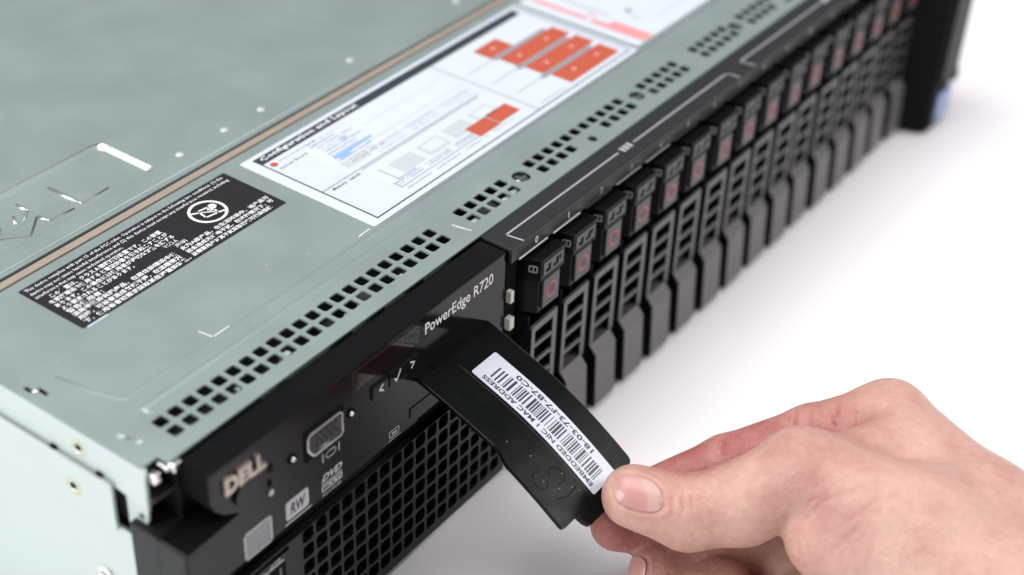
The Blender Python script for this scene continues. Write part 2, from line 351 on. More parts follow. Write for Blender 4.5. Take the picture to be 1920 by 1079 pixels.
# blank grey sticker where a square code was printed
sheet('grey_sticker', [R4(18.9, 28.7, 48.4, 57.3)], FR, M['sticker_grey'], srv)
sheet('grey_sticker_frame', stroke([(18.9, 48.4), (28.7, 48.4), (28.7, 57.3), (18.9, 57.3)], .7, True), lambda u, v: (u, -.1, v), M['grey_print'], srv)
# RW logo
plate('rewritable_logo', [rrect(34.4, 43.4, 50.4, 57.0, 1.0)], .08, lambda u, v, w: (u, -.06+w, v), M['grey_print'], srv)
text('logo_text', 'RW', 36.2, 51.6, 5.9, 4.0, lambda u, v: (u, -.14, v), M['black'], srv, shear=.15, bold=.02)
sheet('logo_bar', stroke([(34.2, 49.3), (44.0, 49.3)], .55), FR, M['grey_print'], srv)
text('logo_text', 'DVD', 48.7, 53.9, 8.6, 2.5, FR, M['grey_print'], srv, shear=.35, bold=.04)
sheet('logo_bar', [R4(48.7, 57.1, 52.9, 53.3)]+[R4(48.7, 57.1, 50.4, 52.5)], FR, M['grey_print'], srv)
text('logo_text', 'MULTI', 49.2, 50.8, 7.4, 1.3, lambda u, v: (u, -.1, v), M['black'], srv, bold=.02)
text('logo_text', 'RECORDER', 49.0, 48.6, 7.8, 1.1, FR, M['grey_print'], srv)
sheet('monitor_symbol', stroke([(49.6, 61.0), (49.6, 63.8)], .4)+stroke([(56.2, 61.0), (56.2, 63.8)], .4)+stroke([(51.6, 61.3), (54.2, 61.3), (55, 62.4), (54.2, 63.5), (51.6, 63.5), (50.8, 62.4)], .35, True), FR, M['grey_print'], srv)
# VGA connector
sheet('port_reflection_mask', [rrect(42.2, 58.4, 65.3, 76.6, 1.5)], FR, M['hole'], srv)  # added matte black sheet, keeps the rim's mirror image off the panel
plate('video_port', [[(43.0, 69.8), (44.8, 67.0), (45.9, 66.2), (56.6, 66.2), (57.6, 67.2), (57.4, 74.0), (56.2, 75.0), (44.4, 75.0), (43.2, 73.8)], [(43.7, 70.0), (45.3, 67.5), (46.1, 66.85), (56.4, 66.85), (56.95, 67.5), (56.75, 73.8), (56.0, 74.35), (44.6, 74.35), (43.85, 73.6)][::-1]], 0.8, lambda u, v, w: (u, -.35+w, v), M['chrome'], srv)
vi = plate('port_insert', [[(43.8, 70.0), (45.4, 67.6), (46.2, 66.95), (56.3, 66.95), (56.85, 67.6), (56.65, 73.7), (55.9, 74.25), (44.7, 74.25), (43.95, 73.5)]]+[circ(47.2+2.0*k+(.9 if j == 1 else 0), 72.3-1.7*j, .42, 10)[::-1] for j in range(3) for k in range(5 if j != 1 else 4)], 1.0, lambda u, v, w: (u, .3+w, v), M['flange'], srv)
for x in (37.8, 61.2):
    cyl('port_screw', (x, -.2, 70.8), 'y', 1.5, .4, M['hole'], srv, 20)
    bm = bmesh.new(); bmesh.ops.create_uvsphere(bm, u_segments=12, v_segments=8, radius=.8)
    for v in bm.verts: v.co += Vector((x, -.35, 70.8))
    fin('port_screw_head', bm, M['chrome'], srv, True)
# power button, status light, buttons, display
cyl('power_button', (20.6, -.5, 72.0), 'y', 4.3, 1.2, M['gloss'], srv, 32)
cyl('status_light', (29.2, -.3, 65.2), 'y', .95, .5, M['grey_print'], srv, 14)
box('panel_recess', 28.5, 29.9, -.25, .2, 67.4, 69.6, M['hole'], srv, .2)
box('panel_recess', 29.0, 30.6, -.25, .2, 72.0, 74.6, M['hole'], srv, .2)
box('display_glass', 62.5, 91, -.22, .2, 77.2, 83.8, M['lcd'], srv, .1)
for x, t in ((73.2, '<'), (80.4, '\u2713'), (87.0, '>')):
    b = box('panel_button', x-3.3, x+3.3, -.75, .2, 69.4, 74.0, M['gloss'], srv, .3)
P = stroke([(74.1, 72.9), (72.6, 71.6), (74.2, 70.8)], .45)+stroke([(79.3, 71.5), (80.0, 70.3), (81.8, 73.4)], .42)+stroke([(86.3, 73.0), (88.0, 72.3), (86.7, 70.9)], .45)
sheet('button_symbols', P, lambda u, v: (u, -.8, v), M['white_print'], srv)
# drive eject outline and disc symbol
for r4 in ((86.6, 99.5, 54.6, 55.3), (86.5, 87.3, 51.6, 55.3)): box('tray_slot', r4[0], r4[1], -.04, .5, r4[2], r4[3], M['hole'], srv)
box('tray_slot', 90.5, 103, -.04, .5, 48.3, 49.1, M['hole'], srv)
sheet('disc_symbol', stroke([(77.6, 50.2), (81.8, 50.2), (81.8, 52.4), (77.6, 52.4)], .35, True)+stroke([(79, 51.2), (80.6, 51.2)], .7)+stroke([(77.4, 49.2), (82.6, 49.2)], .3), FR, M['grey_print'], srv)
text('model_lettering', 'PowerEdge R720', 93.6, 76.7, 32.2, 5.1, FR, M['white_print'], srv, bold=.012)
DL = lambda u, v: (u, v)
def raised(name, s, u0, v0, wd, ht, y0, th, m, **k):
    vs, fs = text_raw(s, **k)
    x0 = min(v[0] for v in vs); x1 = max(v[0] for v in vs); y0_ = min(v[1] for v in vs); y1 = max(v[1] for v in vs)
    bm = bmesh.new(); vv = [bm.verts.new((u0+(a-x0)/(x1-x0)*wd, y0, v0+(b-y0_)/(y1-y0_)*ht)) for a, b in vs]
    for f in fs:
        try: bm.faces.new([vv[i] for i in f])
        except ValueError: pass
    r = bmesh.ops.extrude_face_region(bm, geom=list(bm.faces))
    for e in r['geom']:
        if isinstance(e, bmesh.types.BMVert): e.co.y -= th
    return fin(name, bm, m, srv)
raised('maker_lettering', 'DELL', 13.0, 75.9, 14.6, 5.4, 0.0, 1.0, M['worn'], bold=.05)
# --- drive bay frame
FL = M['flange']
prism('bay_flange', [(133.0, -1.4), (419, -1.4), (419, 10.1), (133.0, 10.1)], 'z', 85.2, 86.4, FL, srv, .25)
prism('bay_lip', [(133.0, 81.2), (133.0, 85.1), (419, 85.1), (419, 81.2)], 'y', -1.35, -.2, FL, srv, .2)
FT = lambda u, v: (u, v, 86.46)
for x0 in (138.3, 280.7):
    sheet('bay_bracket', stroke([(x0+.9, -.9), (x0, 4.7), (x0+61, 4.3)], .62)+stroke([(x0+70.6, 4.2), (x0+130.4, 4.0), (x0+132.0, 2.6), (x0+131.8, -.9)], .62), FT, M['grey_print'], srv)
    sheet('bay_symbol', [R4(x0+63.2+2.0*k, x0+64.6+2.0*k, 3.0, 5.6) for k in range(3)], FT, M['grey_print'], srv)
LP = lambda u, v: (u, -1.42, v)
for i in range(16):
    x = 145.8+17.8*i
    text('bay_number', str(i), x-.75, 82.3, None, 2.4, LP, M['white_print'] if i < 2 else M['grey_print'], srv, bold=.02)
box('bay_wall', 133.0, 138.6, 0.4, 24, .5, 81, M['hole'], srv)
for i in range(16):
    x = 149.06+17.8*i
    box('bay_tick', x-12.2, x+2.6, -1.62, -1.30, 80.85, 81.25, M['white_print'] if i < 2 else M['grey_print'] if i in (3, 4) else M['greydark'], srv)
box('bay_clip', 133.2, 135.0, -1.6, .3, 66.4, 70.6, M['cream'], srv, .2)
box('bay_clip', 133.0, 135.4, -1.8, .3, 56.4, 60.6, M['cream'], srv, .2)
# --- right rack ear
ear = prism('rack_ear', [(420.4, -4), (426.6, -19.5), (444.5, -19.5), (449, -14), (449, 10), (420.4, 10)], 'z', -.6, 86.4, M['matte'], srv, .8)
ear['label'] = 'tall black ear at the far right end of the front'
box('ear_latch', 430, 447.5, -20.9, -19.4, 22.5, 84, M['sideblk'], srv, .5)
box('ear_clip', 444.0, 449.6, -21.2, -17.0, 18.5, 23, M['black'], srv, .5)
box('ear_badge', 431.5, 446, -20.7, -19.45, 3.2, 16.5, M['bluelabel'], srv, .4)
box('ear_wing', 449.1, 466, -4, -1, 0, 86, M['black'], srv, .5)
# ------------------------------------------------------------------ stickers on the cover
ST = lambda u, v: (u, v, H+.16)
ST2 = lambda u, v: (u, v, H+.2)
bs = plate('compliance_sticker', [rrect(28.9, 109.7, 66.5, 92.9, .4)], .1, lambda u, v, w: (u, v, H+.1+w), M['blk_label'], srv)
bs['label'] = 'black sticker with dense white multilingual text and a crossed-out circle symbol'
def line(s, x0, x1, y, h, **k): text('printed_text', s, x0, y, x1-x0, h, ST2, M['white_print'], bs, **k)
line('This device complies with part 15 of the FCC rules. Operation is subject to the following two conditions: (1) this', 30.2, 107.4, 90.3, 1.75, res=1, bold=.008)
line('device may not cause harmful interference and (2) this device must accept any interference received, including', 30.0, 107.6, 88.0, 1.75, res=1, bold=.008)
line('interference that may cause undesired operation.', 30.0, 62.0, 85.8, 1.7, res=1, bold=.008)
line('\u3053\u306e\u88c5\u7f6e\u306f\u3001\u30af\u30e9\u30b9\uff21\u60c5\u5831\u6280\u8853\u88c5\u7f6e\u3067\u3059\u3002\u3053\u306e\u88c5\u7f6e', 33.0, 74.6, 83.4, 1.95, res=1, bold=.022)
line('\u3092\u5bb6\u5ead\u74b0\u5883\u3067\u4f7f\u7528\u3059\u308b\u3068\u96fb\u6ce2\u59a8\u5bb3\u3092\u5f15\u304d\u8d77\u3053\u3059\u3053\u3068\u304c', 31.0, 75.0, 81.1, 1.95, res=1, bold=.022)
line('\u3042\u308a\u307e\u3059\u3002\u3053\u306e\u5834\u5408\u306b\u306f\u4f7f\u7528\u8005\u304c\u9069\u5207\u306a\u5bfe\u7b56\u3092\u8b1b\u305a\u308b', 30.9, 75.4, 78.8, 1.95, res=1, bold=.022)
line('\u3088\u3046\u8981\u6c42\u3055\u308c\u308b\u3053\u3068\u304c\u3042\u308a\u307e\u3059\u3002', 31.2, 57.6, 76.6, 1.95, res=1, bold=.022)
line('VCCI-A', 69.5, 74.5, 76.6, 1.7, res=1)
line('\u8b66\u544a\u4f7f\u7528\u8005\uff1a', 31.2, 44.0, 74.3, 1.95, res=1, bold=.022)
line('\u9019\u662f\u7532\u985e\u7684\u8cc7\u8a0a\u7522\u54c1\uff0c\u5728\u5c45\u4f4f\u7684\u74b0\u5883\u4e2d\u4f7f', 31.2, 69.8, 72.0, 2.0, res=1, bold=.022)
line('\u7528\u6642\uff0c\u53ef\u80fd\u6703\u9020\u6210\u5c04\u983b\u5e72\u64fe\uff0c\u5728\u9019\u7a2e\u60c5\u6cc1', 31.2, 69.4, 69.6, 2.0, res=1, bold=.022)
line('\u4e0b\uff0c\u4f7f\u7528\u8005\u6703\u88ab\u8981\u6c42\u63a1\u53d6\u67d0\u4e9b\u9069\u7576\u7684\u5c0d\u7b56\u3002', 31.2, 70.8, 67.2, 2.0, res=1, bold=.022)
line('\u58f0\u660e', 72.0, 76.2, 74.4, 1.8, res=1)
line('\u6b64\u4e3aA\u7ea7\u4ea7\u54c1\uff0c\u5728\u751f\u6d3b\u73af\u5883\u4e2d\uff0c\u8be5\u4ea7\u54c1\u53ef', 72.0, 108.4, 72.1, 1.9, res=1, bold=.022)
line('\u80fd\u4f1a\u9020\u6210\u65e0\u7ebf\u7535\u5e72\u6270\u3002\u5728\u8fd9\u79cd\u60c5\u51b5\u4e0b\uff0c\u53ef', 72.0, 108.0, 69.8, 1.9, res=1, bold=.022)
line('\u80fd\u9700\u8981\u7528\u6237\u5bf9\u5176\u5e72\u6270\u91c7\u53d6\u5207\u5b9e\u53ef\u884c\u7684\u63aa\u65bd', 72.0, 105.0, 67.5, 1.9, res=1, bold=.022)
cx, cy = 91.0, 81.1
plate('warning_symbol', [circ(cx, cy, 6.1, 40), circ(cx, cy, 5.2, 40)[::-1]], .06, lambda u, v, w: (u, v, H+.2+w), M['white_print'], bs)
sheet('warning_symbol', stroke([(cx-4.6, cy+2.9), (cx-2.2, cy+1.5)], .7)+stroke([(cx+1.9, cy-2.6), (cx+4.3, cy-3.4)], .7)
      + stroke([(cx-2.6, cy-1.9), (cx+1.6, cy-2.6), (cx+2.4, cy-.4), (cx+.4, cy+.2), (cx+1.8, cy+1.7), (cx-1.9, cy+2.3)], .62, True)+[circ(cx+2.9, cy+1.1, 1.35, 16)]+stroke([(cx-2.2, cy+1.6), (cx+2.2, cy-2.2)], .5), ST2, M['white_print'], bs)
bsw = box('sticker_edge', 30.2, 37.4, 65.9, 66.42, H-.02, H+.1, M['paper'], srv); 
ws = plate('configuration_sticker', [rrect(116.2, 263.8, 37.2, 92.4, .8)], .12, lambda u, v, w: (u, v, H+.14+w), M['paper'], srv)
ws['label'] = 'white sticker with a dark title bar, blue and orange red printed blocks and a thin dark border'
Q = lambda u, v: (u, v, H+.24)
Q2 = lambda u, v: (u, v, H+.28)
Q3 = lambda u, v: (u, v, H+.32)
def band(poly, m, lvl=Q): return sheet('printed_block', poly, lvl, M[m], ws)
band(stroke([(120.6, 39.6), (261.8, 39.6), (261.8, 90.2), (120.6, 90.2)], .55, True), 'ink')
band([R4(120.3, 259.4, 86.5, 90.6)], 'ink', Q2)
text('printed_title', 'Configuration and Layout', 122.2, 87.2, 46.3, 2.9, Q3, M['white_print'], ws, res=1, bold=.02)
band([R4(120.9, 134.2, 62.4, 83.2), R4(120.9, 137.6, 39.9, 61.0)], 'paper_blue')
band([R4(120.9, 200.5, 61.5, 61.9), R4(138, 199, 60.6, 60.9)], 'ink_grey', Q2)
band([circ(123.2, 84.0, 1.35, 12)], 'red', Q2)
def grey_line(s, x0, x1, y, h=1.3, m='ink_grey'): text('printed_text', s, x0, y, x1-x0, h, Q2, M[m], ws, res=1)
grey_line('Remove the cover before touching boards', 125.6, 142.6, 83.5, 1.3)
grey_line('System Board', 122.4, 134.8, 79.8, 1.7, 'ink')
text('printed_text', 'Memory   Layout', 123.8, 59.0, 12.6, 1.7, Q2, M['ink'], ws, res=1, bold=.02)
rr = random.Random(7)
for k in range(11):
    y = 83.4-k*1.75; a = 137.5+rr.uniform(0, 3)
    grey_line(''.join(rr.choice('nomeauri tsl') for _ in range(22)), a, a+rr.uniform(10, 19), y, 1.0, 'ink_grey' if k % 3 else 'ink_pale')
band([R4(138.4, 156.4, 71.6, 72.9), R4(139.2, 144.4, 69.6, 71.4), R4(148.0, 151.0, 77.6, 79.0)], 'blue', Q3)
band([R4(136.5, 148, 64.6, 68.4)], 'ink_pale')
band([R4(160, 203, 78.3, 78.6), R4(152, 203, 70.2, 70.6), R4(150, 203, 66.6, 66.9)], 'ink_pale')
for k in range(3):
    for j in range(3): grey_line(''.join(rr.choice('nomeaui ') for _ in range(18)), 150+18*k, 164+18*k, 64.8-j*1.7+2.0, .9, 'ink_pale')
for k in range(4):
    band([R4(146+13.5*k, 156.5+13.5*k, 49.5, 56.3)], 'ink_pale', Q2)
    band([R4(147.2+13.5*k, 155.3+13.5*k, 50.6, 55.2)], 'paper', Q3) if k % 2 else None
band(stroke([(138.6, 48.4), (138.6, 44.8), (200, 44.8)], .3)+stroke([(141.6, 56.6), (141.6, 48.6), (150, 48.6)], .3), 'ink_grey', Q2)
for j, y in enumerate((47.2, 46.0, 42.6)):
    for k in range(4): grey_line(''.join(rr.choice('nomeaui tr ') for _ in range(16)), 139+15*k, 151+15*k, y, .9, 'ink_grey')
band([R4(178.7, 189.5, 44.2, 50.9), R4(190.0, 201.2, 44.6, 51.2)], 'red', Q3)
band([R4(204.8, 206.4, 40, 86.2)], 'ink_pale', Q2)
for k, (x0, x1) in enumerate(((223.8, 237.2), (225.6, 258.4), (226.6, 258.8), (228, 258.4))):
    y1 = 81.6-10.3*k
    band([R4(x0, x1, y1-8.0 if k < 3 else y1-8.8, y1)], 'red', Q3)
    if k < 3: band([R4(224, 255, y1-10.2, y1-8.2)], 'ink_grey', Q2)
    band([R4(209.0, 224, y1-9.1, y1-8.8)], 'ink_grey', Q2)
    for c in ((230.5+2*k, y1-4), (248+k, y1-4)):
        if c[0] < x1-3: band([circ(c[0], c[1], 1.0, 10)], 'pink', lambda u, v: (u, v, H+.36))
w2 = plate('illustration_sticker', [rrect(266.0, 346, 38.6, 92.2, .8)], .12, lambda u, v, w: (u, v, H+.14+w), M['paper'], srv)
w2['label'] = 'second white sticker with pale pink bars, beyond the sticker with the dark title bar'
sheet('printed_block', [R4(271.0, 273.6, 65, 90), R4(275.2, 276.9, 64, 67), R4(270.6, 277.4, 38.9, 56.5), R4(270.6, 273.8, 56.5, 63)], Q, M['pink'], w2)
sheet('printed_block', [R4(284, 286.4, 50, 54), R4(290, 330, 46, 46.6), R4(290, 330, 80, 80.6), R4(279, 281, 60, 84)], Q, M['ink_pale'], w2)
sheet('printed_block', [circ(288, 57, 1.6, 12)], Q, M['ink_grey'], w2)
# ------------------------------------------------------------------ drive carriers (16 hot-swap drives)
ORD = ['first', 'second', 'third', 'fourth', 'fifth', 'sixth', 'seventh', 'eighth', 'ninth', 'tenth', 'eleventh', 'twelfth', 'thirteenth', 'fourteenth', 'fifteenth', 'sixteenth']
def shade_flanks(o):   # flanks painted black for the shadow between neighbouring carriers
    o.data.materials.append(M['matte'])
    for p in o.data.polygons:
        if abs(p.normal.x) > .85: p.material_index = 1
def make_carrier():
    t = thing('drive_carrier', '', 'drive carrier', (149.06, 0, 0), 'drive carriers side by side in the front of the server')
    X = 149.06
    bm = bmesh.new(); add_box(bm, X-8.3, X+5.6, 9, 60, 1.4, 79, .2); fin('carrier_body', bm, M['hole'], t)
    box('carrier_spine', X-8.35, X-7.0, 1.2, 8.95, 1.4, 79, M['hole'], t); box('carrier_spine', X+4.4, X+5.4, 1.2, 8.95, 1.4, 79, M['hole'], t)
    box('carrier_floor', X-6.9, X+4.3, .7, 8.95, 1.4, 25, M['matte'], t); box('carrier_crown', X-6.9, X+4.3, 1.4, 8.95, 55, 79, M['matte'], t)
    # latch block: chamfered on its left
    prism('latch_block', [(X-9.2, 1.3), (X-8.7, -1.4), (X-6.9, -6.0), (X+5.9, -6.0), (X+6.6, 1.3)], 'z', 71.6, 79.3, M['latch'], t, .35)
    prism('latch_cheek', [(X-9.2, 1.35), (X-8.3, -1.6), (X-6.2, -4.9), (X+5.6, -4.9), (X+6.2, 1.35)], 'z', 58.8, 71.5, M['latch'], t, .5)
    rb = box('release_button', X-4.6, X+4.0, -5.85, -4.8, 60.2, 70.8, M['greydark'], t, .25)
    plate('button_ring', [circ(X-.3, 65.6, 2.85, 28), circ(X-.3, 65.6, 2.15, 28)[::-1]], .1, lambda u, v, w: (u, -5.9+w, v), M['ring'], rb)
    sheet('button_mark', [circ(X-.3, 65.6, 1.5, 16)], lambda u, v: (u, -5.88, v), M['purple'], rb)
    lw = box('indicator_window', X-5.8, X+4.6, -6.28, -5.95, 73.2, 78.0, M['greydark'], t, .12)
    sheet('indicator_symbol', [R4(X-4.4, X-3.2, 74.0, 75.2), R4(X-3.2, X-2.0, 74.0, 76.6), R4(X-.6, X+.8, 74.2, 75.2), R4(X+1.0, X+2.2, 74.2, 77.0), R4(X+2.6, X+3.4, 75.4, 77.0)], lambda u, v: (u, -6.32, v), M['hole'], lw)
    def lockmap(u, v, w): return (X-8.7+1.8*u-.07, -1.4-4.6*u-.05, v)
    plate('lock_symbol', [rrect(.22, .80, 74.7, 77.3, .2, 3), [(.30, 75.2), (.30, 76.8), (.48, 76.8), (.48, 75.2)], [(.56, 75.2), (.56, 76.8), (.72, 76.8), (.72, 75.2)]], 0.0, lockmap, M['grey_print'], t)
    # grey front: frame with four openings, three bars, chamfer and solid grip
    gf = plate('grille_frame', [[(X-8.4, 25.2), (X-8.4, 53.4), (X-7.6, 54.4), (X+5.5, 54.9), (X+5.5, 25.2)], [(X-6.5, 25.6), (X+3.2, 25.6), (X+3.2, 52.2), (X-6.5, 52.0)][::-1]], 1.0, lambda u, v, w: (u, -4.5+w, v), M['grey'], t)
    shade_flanks(gf)
    for z in (46.0, 39.2, 32.4): box('grille_bar', X-6.6, X+3.3, -4.95, -4.0, z-.72, z+.72, M['grey'], t, .2)
    gp = prism('grip', [(-1.0, .6), (-8.7, .6), (-9.1, 2.2), (-7.9, 22.6), (-5.3, 25.7), (-1.0, 25.7)], 'x', X-8.4, X+3.8, M['grey'], t, .28)
    shade_flanks(gp)
    box('carrier_side', X-8.35, X-7.4, -3.3, 1.1, 25.8, 58, M['matte'], t)
    return t
proto = make_carrier()
def copy_tree(o, parent):
    c = o.copy(); C.objects.link(c); c.parent = parent
    for ch in o.children: copy_tree(ch, c)
    return c
seat = random.Random(5)
for i in range(16):
    if i == 0: c = proto
    else:
        c = proto.copy(); C.objects.link(c)
        for ch in list(proto.children): copy_tree(ch, c)
        c.location = Vector((149.06+17.8*i+seat.uniform(-.12, .12), seat.uniform(-.35, .25), 0))*S
    if i == 0: L = 'first drive carrier, beside the glossy control panel, lower half hidden by the pulled-out tag'
    elif i == 1: L = 'second drive carrier from the control panel, under the printed number 1'
    elif i == 15: L = 'last drive carrier at the far end, against the tall black ear'
    else: L = '%s drive carrier from the glossy control panel, under the printed bay number %d' % (ORD[i], i)
    c['label'] = L
# ------------------------------------------------------------------ pull-out information tag
tag = thing('information_tag', 'black plastic pull-out tag with a white barcode sticker, held between thumb and fingers', 'tag', (106.8, 0, 63))
prof = [(14, 67.9), (6, 66.4), (0, 64.9), (-3.5, 63.9), (-9, 62.0), (-17, 59.1), (-23.5, 56.6), (-28.3, 54.5), (-33, 52.1), (-37, 49.9), (-44, 45.6), (-51.5, 40.5), (-57.5, 36.2)]
def catmull(P, n=12):
    out = []
    for i in range(len(P)-1):
        p0 = P[max(i-1, 0)]; p1 = P[i]; p2 = P[i+1]; p3 = P[min(i+2, len(P)-1)]
        for k in range(n):
            t = k/n; out.append(tuple(.5*((2*b)+(-a+c)*t+(2*a-5*b+4*c-d)*t*t+(-a+3*b-3*c+d)*t**3) for a, b, c, d in zip(p0, p1, p2, p3)))
    return out+[P[-1]]
pc = np.array(catmull(prof)); arc = np.r_[0, np.cumsum(np.linalg.norm(np.diff(pc, axis=0), axis=1))]
s0 = float(np.interp(-6, -pc[:, 0], arc))
tan = np.gradient(pc, axis=0); tan /= np.linalg.norm(tan, axis=1)[:, None]
def on_tag(x, s, h=0.0):
    """point on the bent tag: s mm from y=6 towards the tip, h mm above its top face"""
    a = s+s0; y = float(np.interp(a, arc, pc[:, 0])); z = float(np.interp(a, arc, pc[:, 1]))
    ty = float(np.interp(a, arc, tan[:, 0])); tz = float(np.interp(a, arc, tan[:, 1]))
    # normal pointing up
    ny, nz = (-tz, ty) if ty > 0 else (tz, -ty)
    return (x, y+ny*h, z+nz*h)
def tag_plate(name, rows, th, m, parent, h0=0.0):
    """rows: list of (s, x0, x1)"""
    vs = []; fs = []
    for s, xa, xb in rows:
        for h in (h0, h0-th):
            vs += [on_tag(xa, s, h), on_tag(xb, s, h)]
    for i in range(len(rows)-1):
        a = 4*i; b = a+4
        fs += [(a, a+1, b+1, b), (a+2, b+2, b+3, a+3), (a, b, b+2, a+2), (a+1, a+3, b+3, b+1)]
    fs += [(0, 2, 3, 1), (len(vs)-4, len(vs)-3, len(vs)-1, len(vs)-2)]
    o = py(name, vs, fs, m, parent)
    return o
def tag_outline(s):
    xa, xb = 89.7-1.6*min(1, max(0, (s-38.5)/4.0)), 124.0
    if s > 64.3: xb = 124.0-(2.1-math.sqrt(max(0, 2.1**2-(s-64.3)**2)))
    if s > 65.3: xa = 88.1+(1.1-math.sqrt(max(0, 1.1**2-(s-65.3)**2)))
    return xa, xb
rows = [(s,)+tag_outline(s) for s in list(np.linspace(-6, 64, 71))+[64.4, 64.9, 65.3, 65.7, 66.0, 66.25, 66.4]]
body = tag_plate('tag_plate', rows, 1.5, M['tag'], tag)
trow = []
for s in np.linspace(66.0, 71.6, 13):
    d = max(0, s-69.2); trow.append((s, 94.8+.2*(s-66)+d*.45, 119.5-.15*(s-66)-d*.6))
tag_plate('tag_grip', trow, 1.9, M['tag'], tag, .25)
tube('tag_step', [on_tag(103.4, s, -.02) for s in np.linspace(11, 65, 30)], .09, M['greydark'], tag, 5)
tag_plate('tag_spine', [(s, 96.3, 97.1) for s in np.linspace(-5, 8, 8)], .5, M['tag'], tag, .35)
for xe in (89.6, 124.0): # worn light edges
    tube('worn_edge', [on_tag(xe+(.1 if xe < 100 else -.1), s, -.05) for s in np.linspace(9, 36 if xe < 100 else 46, 20)], .11, M['greydark'], tag, 5)
sk = tag_plate('barcode_sticker', [(15.2, 105.0, 115.6), (15.4, 104.6, 116.0)]+[(s, 104.4, 116.2) for s in np.linspace(15.8, 65.0, 40)]+[(65.4, 104.9, 115.7)], .08, M['paper'], tag, .12)
sk['label'] = 'white sticker with a barcode and black lettering'
# bars: run across the strip, s 21 .. 62
rb_ = random.Random(11); s = 19.9; bars = []
while s < 61.9:
    wd = rb_.choice([.24, .24, .3, .55, .55, .85])
    bars.append((s, s+wd)); s += wd+rb_.choice([.34, .34, .5, .7, .95])
vs = []; fs = []
for a, b in bars:
    n = len(vs); vs += [on_tag(107.6, a, .17), on_tag(112.7, a, .17), on_tag(112.7, b, .17), on_tag(107.6, b, .17)]; fs.append((n, n+1, n+2, n+3))
py('barcode_bars', vs, fs, M['ink'], sk)
def tagtext(s, sa, sb, xbase, ht):
    # reads from the tip towards the server; letter tops point to -x
    vs_, fs_ = text_raw(s, res=2, bold=.022)
    x0 = min(v[0] for v in vs_); x1 = max(v[0] for v in vs_); y0 = min(v[1] for v in vs_); y1 = max(v[1] for v in vs_)
    py('printed_text', [on_tag(xbase-(b-y0)/(y1-y0)*ht, sa-(a-x0)/(x1-x0)*(sa-sb), .18) for a, b in vs_], fs_, M['ink'], sk)
tagtext('EMBEDDED NIC 1 MAC ADDRESS', 63.0, 18.4, 106.9, 1.6)
tagtext('18-03-73-F7-B7-C0', 56.3, 25.1, 115.2, 1.8)
# embossed pointing arrows near the tip, left side
def emb(ptsl): tube('embossed_mark', [on_tag(x, s_, -.06) for x, s_ in ptsl], .16, M['tag'], tag, 6)
emb([(93+2.2*math.cos(a), 52+2.8*math.sin(a)) for a in np.linspace(.5, 5.4, 14)])
emb([(98.6+2.4*math.cos(a), 54+2.6*math.sin(a)) for a in np.linspace(2.2, -2.6, 14)])
for dx, ds in ((100.3, 54.6), (96.2, 45.0), (93.4, 52.6), (96.0, 57.2), (99.9, 59.4), (93.6, 37.5), (101.2, 61.5)):
    tube('glint_fleck', [on_tag(dx, ds, .05), on_tag(dx+.5, ds+.25, .07)], .09, M['grey_print'], tag, 5)  # glints off the tag, drawn as pale grey flecks
emb([(93.2, 59), (97, 60.6), (101.4, 60.2)])
emb([(100.6, 43.5), (100.9, 45.4)]); emb([(94.5, 41), (94.6, 41.6)])
# ------------------------------------------------------------------ the hand
HAND_BONES = {
 'thumb': [
  ((108.97, -63.44, 41.61), 9.2, (114.85, -78.12, 39.47), 10.6),
  ((114.85, -78.12, 39.47), 10.6, (124.06, -89.98, 43.29), 11.8),
  ((124.06, -89.98, 43.29), 11.8, (136.68, -100.26, 51.39), 12.4),
  ((136.68, -100.26, 51.39), 12.4, (141.43, -134.92, 45.56), 18.21),
  ((133.56, -115.47, 39.78), 15.16, (137.12, -144.57, 38.61), 17.92),
 ],
 'index': [
  ((123.3, -60.58, 29.5), 7.6, (143.22, -74.86, 36.0), 8.5),
  ((143.22, -74.86, 36.0), 8.5, (165.37, -90.62, 40.47), 9.1),
  ((165.37, -90.62, 40.47), 9.1, (182.45, -107.22, 43.94), 11.32),
 ],
 'middle': [
  ((115.9, -55.17, 20.17), 8.0, (135.01, -73.06, 12.71), 8.6),
  ((135.01, -73.06, 12.71), 8.6, (159.77, -94.2, 14.29), 9.6),
  ((159.77, -94.2, 14.29), 9.6, (189.51, -109.85, 27.15), 11.31),
 ],
 'ring': [
  ((114.81, -71.67, 11.21), 9.0, (129.66, -82.11, 9.8), 8.8),
  ((129.66, -82.11, 9.8), 8.8, (150.64, -95.86, 11.11), 9.4),
  ((150.64, -95.86, 11.11), 9.4, (188.97, -114.19, 15.5), 10.71),
 ],
 'little': [
  ((120.53, -89.16, 12.66), 9.0, (101.41, -81.43, 12.21), 8.6),
  ((101.41, -81.43, 12.21), 8.6, (120.44, -105.33, 8.51), 9.2),
  ((120.44, -105.33, 8.51), 9.2, (161.2, -128.32, 17.34), 9.56),
 ],
 'palm': [
  ((139.76, -102.21, 7.41), 9.5, (153.64, -131.87, 16.87), 13.31),
  ((182.45, -108.09, 43.98), 11.31, (159.98, -147.15, 38.59), 18.87),
  ((187.22, -110.52, 29.13), 11.31, (166.69, -150.14, 28.79), 16.86),
  ((188.97, -114.19, 15.5), 10.71, (171.76, -153.31, 20.19), 15.81),
  ((176.57, -122.02, 13.68), 9.63, (169.51, -158.35, 16.44), 13.84),
  ((136.68, -100.26, 51.39), 9.0, (170.56, -116.58, 46.32), 8.85),
  ((159.98, -147.15, 38.59), 18.87, (139.89, -193.78, 34.2), 18.01),
  ((164.82, -155.48, 22.86), 15.77, (141.24, -195.08, 27.57), 17.49),
  ((142.17, -135.47, 41.21), 18.16, (133.73, -190.29, 39.43), 17.67),
  ((139.89, -193.78, 34.2), 18.45, (96.36, -265.74, 47.27), 22.63),
 ],
}
